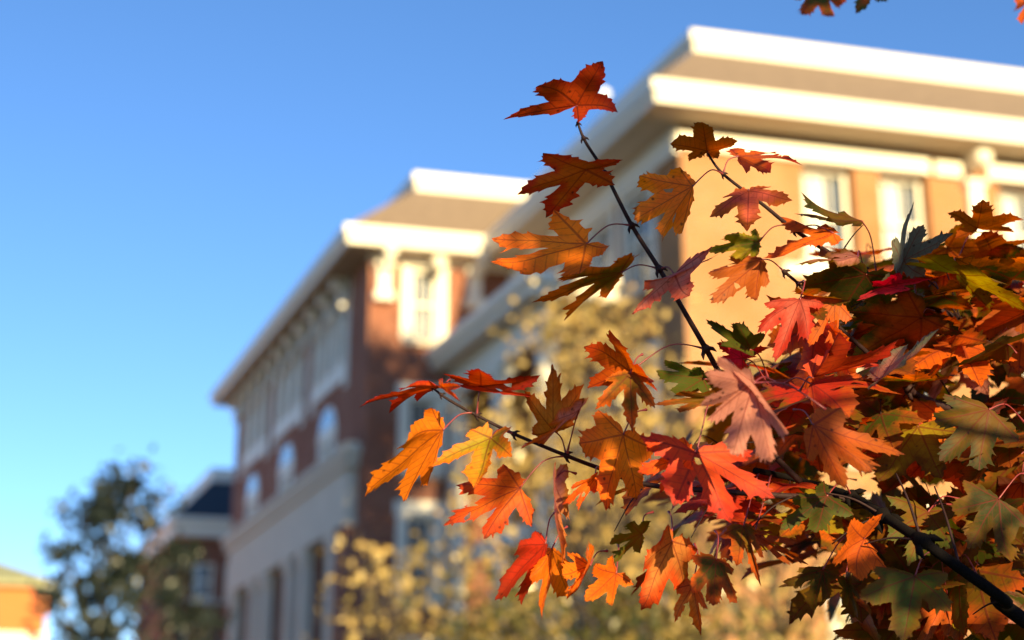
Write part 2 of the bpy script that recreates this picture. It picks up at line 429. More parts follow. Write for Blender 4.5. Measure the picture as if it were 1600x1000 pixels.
# ---------------------------------------------------------------- orange sunlit building far left
M['brick_orange'] = plain('orange_brick', (.55, .16, .05), .85, .08, 2)
VA2 = Vector((math.cos(R(17)), math.sin(R(17)), 0)); UA2 = Vector((-VA2.y, VA2.x, 0))
C0 = P(92, 912, 62); 
def W2(s, t, z): return Vector((C0.x, C0.y, 0)) - VA2 * s + UA2 * t + Vector((0, 0, z))
def box2(m, s0, s1, t0, t1, z0, z1):
    m.add([W2(s1, t0, z0), W2(s0, t0, z0), W2(s0, t1, z0), W2(s1, t1, z0), W2(s1, t0, z1), W2(s0, t0, z1), W2(s0, t1, z1), W2(s1, t1, z1)],
          [(0, 3, 2, 1), (4, 5, 6, 7), (0, 1, 5, 4), (1, 2, 6, 5), (2, 3, 7, 6), (3, 0, 4, 7)])
ob = thing('orange_building', W2(5, 5, 0), 'low sunlit orange brick building with pale green hipped roof at the far left edge', 'building')
zt = C0.z
m = MB(); box2(m, .4, 14, .4, 10, 0, zt - .12); m.build('wall', M['brick_orange'], ob)
m = MB(); box2(m, 0, 14.4, 0, 10.4, zt - .12, zt + .08); m.build('eave', M['greenroof'], ob)
m = MB(); m.add([W2(0, 0, zt + .08), W2(14.4, 0, zt + .08), W2(14.4, 10.4, zt + .08), W2(0, 10.4, zt + .08), W2(5, 5.2, zt + 2.2), W2(9.4, 5.2, zt + 2.2)],
                [(1, 0, 4, 5), (0, 3, 4), (3, 2, 5, 4), (2, 1, 5)]); m.build('roof', M['greenroof'], ob)
m = MB(); box2(m, .32, 14, .3, .4, zt - 2.6, zt - 1.95); m.build('stone_band', M['white'], ob)
for s in (1.2, 3.6, 6.0, 8.4):
    m = MB(); box2(m, s, s + 1.2, .3, .4, zt - 5.2, zt - 3.2); wn = m.build('window', M['white'], ob)
    m = MB(); box2(m, s + .12, s + 1.08, .27, .299, zt - 5.08, zt - 3.32); m.build('pane', M['glass'], wn)

# ---------------------------------------------------------------- moon
bm = bmesh.new(); bmesh.ops.create_uvsphere(bm, u_segments=32, v_segments=16, radius=13)
me = bpy.data.meshes.new('moon'); bm.to_mesh(me); bm.free(); me.polygons.foreach_set('use_smooth', [True] * len(me.polygons))
M['moon'] = plain('moon_rock', (.75, .77, .8), .95, .12, .15, .05)
mo = link('moon', me, None, M['moon']); mo.location = P(943, 148, 2950)
tag(mo, 'pale daytime moon just above the sloping eave of the right wing', 'moon', kind='structure')

# ---------------------------------------------------------------- background trees
def leaf_material(name, cols, trans=.35, rough=.45):
    k = NT(name); p = k.pos()
    oi = k.n('ShaderNodeVertexColor', layer_name='rnd').outputs['Color']
    sp = k.n('ShaderNodeSeparateColor'); k.set(sp.inputs[0], oi)
    r = sp.outputs[0]
    cr = k.n('ShaderNodeValToRGB'); k.set(cr.inputs[0], r)
    el = cr.color_ramp.elements
    while len(el) < len(cols): el.new(.5)
    for i, c in enumerate(cols): el[i].position = i / (len(cols) - 1); el[i].color = (*c, 1)
    b = k.bsdf(cr.outputs[0], rough, .5)
    tr = k.n('ShaderNodeBsdfTranslucent'); k.set(tr.inputs[0], cr.outputs[0])
    mx = k.n('ShaderNodeMixShader'); mx.inputs[0].default_value = trans
    k.t.links.new(b.outputs[0], mx.inputs[1]); k.t.links.new(tr.outputs[0], mx.inputs[2])
    return k.finish(mx)
M['yellow_leaf'] = leaf_material('yellow_autumn_leaf', [(.54, .35, .10), (.68, .49, .19), (.46, .32, .10), (.28, .22, .07), (.60, .36, .11)], .35, .28)
M['dark_leaf'] = leaf_material('dark_evergreen_leaf', [(.008, .014, .010), (.013, .02, .014), (.025, .032, .026)], .1, .4)
M['shrub_leaf'] = leaf_material('olive_shrub_leaf', [(.04, .05, .012), (.08, .08, .02), (.28, .19, .05)], .35, .4)

def leaf_cloud(name, mat, parent, C, size, rng):
    """many small folded leaves, one mesh: C (n,3) centres"""
    n = len(C)
    d = rng.normal(size=(n, 3)); d[:, 2] -= .5; d /= np.linalg.norm(d, axis=1)[:, None]
    s = np.cross(d, rng.normal(size=(n, 3))); s /= np.linalg.norm(s, axis=1)[:, None]
    nn = np.cross(d, s)
    L = size * rng.uniform(.7, 1.3, n)[:, None]; Wd = L * .36
    v = np.stack([C, C + d * L * .45 + s * Wd + nn * L * .1, C + d * L - nn * L * .08, C + d * L * .45 - s * Wd + nn * L * .1], 1).reshape(-1, 3)
    f = np.arange(n * 4).reshape(n, 4); f = np.concatenate([f[:, [0, 1, 2]], f[:, [0, 2, 3]]])
    me = bpy.data.meshes.new(name)
    me.from_pydata(v.tolist(), [], f.tolist()); me.update()
    ca = me.color_attributes.new('rnd', 'FLOAT_COLOR', 'POINT')
    r = np.repeat(rng.uniform(0, 1, n), 4); q = np.ones((n * 4, 4)); q[:, 0] = r
    ca.data.foreach_set('color', q.ravel())
    return link(name, me, parent, mat)

def bg_tree(name, base, h, rx, label, cat, mat, nleaf, size, seed, group=None, nclump=60, z0=.25, sig=.2, taper=1.0, rt=.09):
    rng = np.random.default_rng(seed)
    t = thing(name, base, label, cat, group)
    bz = Vector(base); m = MB()
    top = bz + Vector((rng.normal() * .1 * rx, rng.normal() * .1 * rx, h * .9))
    spine = smooth_path([bz, bz + Vector((rng.normal() * .05, 0, h * .3)), bz.lerp(top, .65) + Vector((.1 * rng.normal(), .1 * rng.normal(), 0)), top], 6)
    tube(m, spine, [rt * (1 - .85 * i / (len(spine) - 1)) for i in range(len(spine))], 8)
    m.build('trunk', M['bark_tree'], t)
    cl = []; m = MB()
    for i in range(nclump):
        zf = rng.uniform(z0, 1) ; prof = math.sin(math.pi * min(1, (1 - zf) / (1 - z0) * .75 + .12)) ** taper
        an = rng.uniform(0, 2 * math.pi); rr = rx * prof * math.sqrt(rng.uniform(.1, 1))
        c = bz + Vector((math.cos(an) * rr, math.sin(an) * rr, zf * h)); cl.append(c)
        st = spine[int(min(len(spine) - 1, max(1, (zf - .18) / .95 * len(spine))))]
        mid = st.lerp(c, .55) + Vector((0, 0, -.06 * h * rng.uniform(.2, 1)))
        pp = smooth_path([st, mid, c], 4)
        tube(m, pp, [rt * .28 * (1 - .8 * j / (len(pp) - 1)) for j in range(len(pp))], 5)
    m.build('limbs', M['bark_tree'], t)
    cl = np.array([tuple(c) for c in cl])
    idx = rng.integers(0, len(cl), nleaf); wgt = rng.uniform(.6, 1.5, len(cl))[idx]
    pts = cl[idx] + rng.normal(size=(nleaf, 3)) * (sig * wgt)[:, None] * np.array([1, 1, .8])
    leaf_cloud('crown', M[mat], t, pts, size, rng)
    return t
YG = 'yellow trees in front of the brick walls'
bg_tree('yellow_tree', (.8, 14, 0), 6.2, 1.35, 'tall yellow-leaved tree in front of the right wing, behind the middle of the maple', 'tree', 'yellow_leaf', 5600, .09, 3, YG, 130, .15, .19, 1.2)
bg_tree('yellow_tree', (2.3, 13.4, 0), 5.2, 1.3, 'yellow-leaved tree standing behind the thickest maple leaves at the right', 'tree', 'yellow_leaf', 3000, .105, 5, YG, 100, .2, .17)
bg_tree('yellow_tree', (-.95, 15, 0), 4.1, 1.15, 'low golden-leaved tree in front of the dark brick corner, left of the taller one', 'tree', 'yellow_leaf', 1200, .10, 8, YG, 70, .2, .17)
bg_tree('olive_shrub', (.6, 12.3, 0), 3.2, 1.9, 'olive green shrub at the bottom of the view below the tall yellow tree', 'shrub', 'shrub_leaf', 4500, .085, 11, None, 90, .1, .22, .6)
bg_tree('evergreen_tree', (-7.65, 30, 0), 7.6, 2.0, 'dark evergreen tree against the sky at the lower left', 'tree', 'dark_leaf', 4200, .2, 14, None, 74, .12, .18, 1.15, .13)
bg_tree('evergreen_shrub', (-7.75, 36, 0), 7.2, .85, 'slim dark evergreen in front of the slate-roofed block', 'tree', 'dark_leaf', 1700, .2, 17, None, 30, .2, .25, .7, .1)
# unseen poplar, added right of the camera to shade the main block's brick corner
bg_tree('added_poplar', (8.9, 8, 0), 17.75, 1.6, 'unseen dense poplar added right of the view to shade the brick corner', 'tree', 'shrub_leaf', 9000, .32, 23, None, 150, .15, .33, .25, .25)
CROWN_N = 220
SHADE = [((.95, -.6, 2.9), .32, 18), ((1.25, -.4, 2.3), .5, 28), ((1.5, -.3, 2.85), .5, 28), ((.62, -.15, 2.3), .16, 4), ((1.0, -.15, 2.02), .24, 30), ((.9, -.45, 2.56), .15, 12)]
# ---------------------------------------------------------------- maple in front of the camera
def maple_leaf_material():
    k = NT('maple_leaf')
    uv = k.n('ShaderNodeUVMap', uv_map='UVMap').outputs[0]
    sx = k.n('ShaderNodeSeparateXYZ'); k.set(sx.inputs[0], uv)
    x, y = sx.outputs[0], sx.outputs[1]
    best = bt = None
    for ang in (0, -52, 52, -108, 108):
        dx, dy = math.sin(R(ang)), math.cos(R(ang))
        t = k.math('ADD', k.math('MULTIPLY', x, dx), k.math('MULTIPLY', y, dy))
        c = k.math('SUBTRACT', k.math('MULTIPLY', x, dy), k.math('MULTIPLY', y, dx))
        d = k.math('ADD', k.math('ABSOLUTE', c), k.math('MULTIPLY', k.math('LESS_THAN', t, 0.0), 9.0))
        if best is None: best, bt = d, t
        else:
            f = k.math('LESS_THAN', d, best)
            bt = k.mix(f, bt, t, 'FLOAT'); best = k.math('MINIMUM', best, d)
    wid = k.math('MULTIPLY_ADD', bt, -.012, .019)
    main = k.math('SUBTRACT', 1.0, k.ramp(k.math('DIVIDE', best, wid), .45, 1.15))
    # side veins leave each main vein at about 45 degrees
    fr = k.math('FRACT', k.math('MULTIPLY', k.math('SUBTRACT', bt, k.math('MULTIPLY', best, .75)), 8.5))
    sd_ = k.math('ABSOLUTE', k.math('SUBTRACT', fr, .5))
    side = k.math('MULTIPLY', k.math('SUBTRACT', 1.0, k.ramp(sd_, .03, .11)), .5)
    vein = k.math('MAXIMUM', main, side)
    c1 = k.n('ShaderNodeVertexColor', layer_name='c1').outputs['Color']
    c2 = k.n('ShaderNodeVertexColor', layer_name='c2')
    edge = c2.outputs['Alpha']
    p = k.pos()
    n1 = k.noise(p, 55, 4, .6); n2 = k.noise(p, 260, 4, .6); n3 = k.noise(p, 900, 2)
    f = k.ramp(k.math('ADD', edge, k.math('MULTIPLY', k.math('SUBTRACT', n1, .5), 1.5)), .3, .85)
    col = k.mix(f, c1, c2.outputs['Color'])
    col = k.mix(k.math('MULTIPLY', k.ramp(n2, .35, .75), .5), col, k.mix(.5, col, (.16, .05, .012)))
    vo = k.n('ShaderNodeTexVoronoi'); k.set(vo.inputs['Vector'], p); vo.inputs['Scale'].default_value = 110
    spot = k.math('MULTIPLY', k.math('SUBTRACT', 1.0, k.ramp(vo.outputs['Distance'], .08, .22)), k.ramp(n1, .5, .58))
    big = k.math('MULTIPLY', k.ramp(k.noise(p, 38, 5, .7), .64, .7), .75)
    col = k.mix(k.math('MULTIPLY', big, .7), col, (.075, .028, .012))
    rim = k.math('MULTIPLY', k.ramp(k.math('ADD', edge, k.math('MULTIPLY', k.math('SUBTRACT', n2, .5), .5)), .93, 1.06), .8)
    col = k.mix(rim, col, (.06, .018, .01))
    col = k.mix(k.math('MULTIPLY', vein, .62), col, (.16, .018, .016))
    col = k.mix(k.math('MULTIPLY', spot, .85), col, (.03, .012, .008))
    hgt = k.math('ADD', k.math('MULTIPLY', vein, -1.0), k.math('MULTIPLY', n3, .3))
    b = k.bsdf(col, .55, .2, hgt, .35, .0006)
    tr = k.n('ShaderNodeBsdfTranslucent')
    hs = k.n('ShaderNodeHueSaturation'); hs.inputs['Saturation'].default_value = 1.12; hs.inputs['Value'].default_value = 1.25
    k.set(hs.inputs['Color'], col); k.set(tr.inputs[0], hs.outputs[0])
    mx = k.n('ShaderNodeMixShader'); mx.inputs[0].default_value = .5
    k.t.links.new(b.outputs[0], mx.inputs[1]); k.t.links.new(tr.outputs[0], mx.inputs[2])
    return k.finish(mx)
M['maple'] = maple_leaf_material()

PAL = dict(orange=(.78, .135, .008), bright=(.86, .20, .010), redor=(.66, .065, .010), red=(.52, .028, .012), dkred=(.33, .025, .010), brown=(.42, .09, .012),
           olive=(.15, .075, .006), green=(.06, .08, .008), dgreen=(.034, .042, .006), mauve=(.50, .19, .14), pink=(.60, .11, .07), tan=(.62, .20, .05),
           grey=(.17, .17, .11), ygreen=(.34, .24, .012), rust=(.54, .09, .010), crimson=(.60, .03, .05))
ANG = [-108, -52, 0, 52, 108]; LEN = [.62, .9, 1.0, .9, .62]
CAN = [np.array([math.sin(R(a)) * l, math.cos(R(a)) * l]) for a, l in zip(ANG, LEN)]

def leaf_outline(rng, slim=1.0):
    """outline in leaf space: five toothed lobes, base at the origin"""
    def side(S, T, outward, prof):
        ch = T - S; L = np.linalg.norm(ch); nrm = np.array([-ch[1], ch[0]]) / L
        if nrm @ outward < 0: nrm = -nrm
        return [S + ch * min(.97, max(.03, t + rng.uniform(-.035, .035))) + nrm * L * o * slim * rng.uniform(.7, 1.3) for t, o in prof]
    A = [(.14, .03), (.27, .055), (.40, .15), (.43, .09), (.53, .12), (.62, .19), (.66, .09), (.75, .085), (.80, .10), (.83, .045), (.92, .025)]
    Bk = [(.10, .07), (.22, .12), (.33, .17), (.36, .12), (.50, .15), (.60, .17), (.63, .09), (.76, .09), (.80, .04), (.92, .015)]
    sin_a = [-80, -27, 27, 80]; sr = rng.uniform(.34, .48); sin_r = [sr * .9, sr, sr, sr * .9]
    S = [np.array([math.sin(R(a + rng.uniform(-4, 4))), math.cos(R(a))]) * r * rng.uniform(.8, 1.25) for a, r in zip(sin_a, sin_r)]
    out = [np.array([0., -.015])]
    for i in range(5):
        T = CAN[i]; ax = T / np.linalg.norm(T); perp = np.array([-ax[1], ax[0]])  # to the left of the axis
        s_in = out[-1] if i == 0 else S[i - 1]
        prof = Bk if i == 0 else A
        out += side(s_in, T, perp, prof); out.append(T)
        s_out = S[i] if i < 4 else out[0]
        prof = Bk if i == 4 else A
        out += side(s_out, T, -perp, prof)[::-1]
        if i < 4: out.append(s_out)
    # fine serration
    res = []
    for i, p in enumerate(out):
        q = out[(i + 1) % len(out)]; res.append(p); L = np.linalg.norm(q - p)
        if L > .07:
            n_ = np.array([-(q - p)[1], (q - p)[0]]) / L
            res.append(p + (q - p) * .5 + n_ * L * rng.uniform(-.10, .10))
    return np.array(res)

def pip(pts, poly):
    x, y = pts[:, 0], pts[:, 1]; ins = np.zeros(len(pts), bool); j = len(poly) - 1
    for i in range(len(poly)):
        xi, yi = poly[i]; xj, yj = poly[j]
        c = ((yi > y) != (yj > y)) & (x < (xj - xi) * (y - yi) / (yj - yi + 1e-12) + xi); ins ^= c; j = i
    return ins

def make_template(seed, slim=1.0, grid=.085):
    rng = np.random.default_rng(seed)
    poly = leaf_outline(rng, slim); n = len(poly)
    gx, gy = np.meshgrid(np.arange(-1, 1, grid), np.arange(-.6, 1.05, grid * .87))
    gx[1::2] += grid / 2
    gp = np.stack([gx.ravel(), gy.ravel()], 1) + rng.uniform(-.012, .012, (gx.size, 2))
    ax = [c * t for c in CAN for t in np.arange(.08, .97, .08)]
    gp = gp[[min(np.linalg.norm(g_ - a_) for a_ in ax) > .045 for g_ in gp]]
    gp = np.concatenate([gp, np.array(ax)]); gp = gp[pip(gp, poly)]
    dm = np.array([np.min(np.linalg.norm(poly - q, axis=1)) for q in gp]); gp = gp[dm > .025]
    allp = np.concatenate([poly, gp])
    v, e, f, *_ = delaunay_2d_cdt([Vector(q) for q in allp], [(i, (i + 1) % n) for i in range(n)], [], 1, 1e-6)
    v = np.array([tuple(q) for q in v])
    dm = np.array([np.min(np.linalg.norm(poly - q, axis=1)) for q in v])
    th = np.arctan2(v[:, 0], v[:, 1]); r = np.linalg.norm(v, axis=1)
    edge = np.clip(r / .95 * .65 + .42 * (1 - np.clip(dm / .16, 0, 1)), 0, 1)
    sec = np.clip(np.searchsorted([R(a) for a in ANG], th) - 1, 0, 3)
    ab = np.zeros((len(v), 2))
    for s in range(4):
        mm = np.linalg.inv(np.stack([CAN[s], CAN[s + 1]], 1)); k_ = sec == s
        ab[k_] = v[k_] @ mm.T
    return dict(v=v, f=[tuple(q) for q in f], edge=edge, sec=sec, ab=ab, r=r, th=th)
TPL = [make_template(i, 1.0 + .38 * ((i * 7) % 16) / 16) for i in range(16)]

def leaf_geo(tp, base, D, rng, curl=.1):
    """map the flat leaf on five lobe vectors D (from the base) and curl it"""
    D = np.array(D); ab, sec = tp['ab'], tp['sec']
    pos = np.array(base) + ab[:, :1] * D[sec] + ab[:, 1:] * D[sec + 1]
    nrm = np.cross(D[1], D[3]); nl = np.linalg.norm(nrm)
    nrm = nrm / nl if nl > 1e-9 else np.array([0, 0, 1.])
    L = np.linalg.norm(D[2]); r, th = tp['r'], tp['th']
    ph = rng.uniform(0, 6.28, 3); cu = rng.normal(0, curl)
    off = cu * r ** 2 + .035 * np.sin(th * 3 + ph[0]) * r + .03 * np.sin(tp['v'][:, 0] * 7 + ph[1]) * r + .028 * np.sin(tp['v'][:, 1] * 8 + ph[2]) * r
    # the blade puffs up between the main veins
    gap = np.min(np.abs(th[:, None] - np.array([R(a) for a in ANG])[None]), axis=1)
    off += .10 * np.sin(np.clip(gap, 0, .45) / .45 * math.pi / 2) * r * .7
    return pos + nrm[None] * off[:, None] * L

class LeafMesh:
    def __init__(s): s.v = []; s.f = []; s.uv = []; s.c1 = []; s.c2 = []; s.n = 0
    def add(s, tp, pos, c1, c2):
        s.v.append(pos); s.f += [tuple(i + s.n for i in q) for q in tp['f']]; s.n += len(pos)
        s.uv.append(tp['v']); s.c1.append(np.tile([*c1, 1], (len(pos), 1)))
        s.c2.append(np.concatenate([np.tile(c2, (len(pos), 1)), tp['edge'][:, None]], 1))
    def gnaw(s, tp, rng):
        # an insect hole or a torn notch
        c = np.array([rng.uniform(-.45, .45), rng.uniform(.1, .7)])
        s.f = [q for q in s.f if np.linalg.norm(tp['v'][list(q)].mean(0) - c) > .055]
    def build(s, name, parent):
        me = bpy.data.meshes.new(name); me.from_pydata(np.concatenate(s.v).tolist(), [], s.f); me.update()
        me.polygons.foreach_set('use_smooth', [True] * len(me.polygons))
        u = np.concatenate(s.uv); li = np.zeros(len(me.loops), int); me.loops.foreach_get('vertex_index', li)
        me.uv_layers.new(name='UVMap').data.foreach_set('uv', u[li].ravel())
        for nm, c in (('c1', s.c1), ('c2', s.c2)):
            me.color_attributes.new(nm, 'FLOAT_COLOR', 'POINT').data.foreach_set('color', np.concatenate(c).ravel())
        return link(name, me, parent, M['maple'])

maple = thing('maple_tree', (1.75, 1.75, 0), 'maple tree reaching in from the right with sharply seen orange, red and green leaves', 'tree')
# branches: photo pixels, distance, radius in millimetres
BR = {
 'bough': [(1760, 1090, 1.62, 11), (1660, 1010, 1.36, 7.0), (1570, 938, 1.32, 5.2), (1500, 888, 1.31, 4.8), (1440, 845, 1.31, 4.5), (1380, 806, 1.36, 4.6), (1330, 775, 1.43, 3.8), (1240, 748, 1.48, 3.0), (1180, 735, 1.43, 2.8)],
 'branch': [(1250, 752, 1.45, 3.0), (1190, 690, 1.43, 2.8), (1140, 610, 1.41, 2.6), (1103, 545, 1.39, 2.5), (1070, 488, 1.38, 2.3), (1030, 420, 1.375, 2.1), (987, 352, 1.37, 1.9), (945, 270, 1.365, 1.55), (915, 222, 1.36, 1.35), (903, 193, 1.36, 1.0)],
 'branch_b': [(1330, 780, 1.46, 3.4), (1230, 775, 1.43, 2.9), (1130, 768, 1.41, 2.6), (1010, 757, 1.385, 2.3), (935, 731, 1.37, 2.0), (885, 712, 1.36, 1.8), (803, 678, 1.35, 1.55), (745, 649, 1.345, 1.35), (700, 624, 1.34, 1.2), (676, 606, 1.34, .9)],
 'branch_c': [(1620, 560, 1.60, 4.5), (1500, 500, 1.56, 3.6), (1420, 462, 1.52, 3.0), (1350, 425, 1.49, 2.4), (1310, 404, 1.47, 2.2), (1240, 358, 1.45, 2.0), (1190, 318, 1.44, 1.7), (1130, 272, 1.43, 1.35), (1106, 240, 1.43, 1.0)],
 'branch_d': [(1640, 705, 1.60, 5.5), (1500, 646, 1.54, 4.4), (1450, 625, 1.52, 3.8), (1420, 608, 1.5, 3.2), (1337, 535, 1.46, 2.1), (1307, 507, 1.45, 1.9), (1267, 465, 1.44, 1.6), (1247, 443, 1.435, 1.4), (1226, 425, 1.43, 1.6)],
 'branch_e': [(1760, -10, 1.30, 4), (1640, -50, 1.24, 3.0), (1500, -62, 1.2, 2.4), (1380, -58, 1.18, 1.9), (1295, -40, 1.17, 1.2)],
}
PATH = {}
TR = [Vector((1.75, 1.75, 0)), Vector((1.72, 1.74, .5)), Vector((1.70, 1.76, 1.1)), Vector((1.66, 1.74, 1.8)), Vector((1.70, 1.70, 2.6)), Vector((1.68, 1.66, 3.6))]
for nm, pts in BR.items():
    Q = [P(x, y, d) for x, y, d, r in pts]; rr = [r / 1000 for *_, r in pts]
    if nm == 'bough': Q = [Vector((1.67, 1.745, 1.22)), Vector((1.05, 1.52, 1.38))] + Q[1:]; rr = [.028, .016] + rr[1:]
    if nm == 'branch_c': Q = [Vector((1.66, 1.74, 1.85))] + Q; rr = [.018] + rr
    if nm == 'branch_d': Q = [Vector((1.67, 1.745, 1.62))] + Q; rr = [.018] + rr
    if nm == 'branch_e': Q = [Vector((1.67, 1.73, 2.05))] + Q; rr = [.014] + rr
    sub = 6; path = smooth_path(Q, sub)
    rad = [rr[min(i // sub, len(rr) - 1)] * (1 - (i % sub) / sub) + rr[min(i // sub + 1, len(rr) - 1)] * (i % sub) / sub for i in range(len(path))]
    PATH[nm] = (path, rad)
rngb = random.Random(4)
NODES = {'branch': [(903, 193), (911, 214), (945, 272), (987, 352), (1033, 424), (1103, 545)],
         'branch_b': [(676, 606), (688, 616), (745, 649), (803, 678), (885, 712)],
         'branch_c': [(1130, 272), (1165, 300), (1237, 356), (1310, 404), (1350, 425)],
         'branch_d': [(1226, 425), (1247, 443), (1307, 507), (1420, 608), (1500, 646)], 'bough': [(1440, 845), (1380, 806), (1330, 775)], 'branch_e': []}
def px(p):
    q = Vector(p) - EYE; c, s = math.cos(PITCH), math.sin(PITCH)
    f = q.y * c + q.z * s; u = -q.y * s + q.z * c
    return (800 + F * q.x / f, 500 - F * u / f, f)
for nm, (path, rad) in PATH.items():
    m = MB(); tube(m, path, rad, 10)
    for nx, ny in NODES[nm]:     # swollen leaf nodes with a pair of buds
        i = min(range(len(path)), key=lambda j: (px(path[j])[0] - nx) ** 2 + (px(path[j])[1] - ny) ** 2)
        c = path[i]; r0 = rad[i]; t = (path[min(i + 1, len(path) - 1)] - path[max(i - 1, 0)]).normalized()
        tube(m, [c - t * r0 * 1.9, c - t * r0 * .9, c, c + t * r0 * .9, c + t * r0 * 1.9], [r0 * .9, r0 * 1.4, r0 * 1.75, r0 * 1.4, r0 * .9], 10)
        for sgn in (-1, 1):
            s_ = t.cross(Vector((rngb.uniform(-.3, .3), 1, rngb.uniform(-.3, .3)))).normalized() * sgn
            tube(m, [c + s_ * r0 * .8, c + s_ * r0 * 2.2 - t * r0 * 1.2, c + s_ * r0 * 2.9 - t * r0 * 2.9], [r0 * .8, r0 * .75, r0 * .15], 6)
    m.build('bough' if nm == 'bough' else 'branch', M['bark'] if nm == 'bough' else M['bark_twig'], maple)
m = MB(); tube(m, smooth_path(TR, 5), [.075 - .05 * i / 25 for i in range(26)], 14); m.build('trunk', M['bark'], maple)

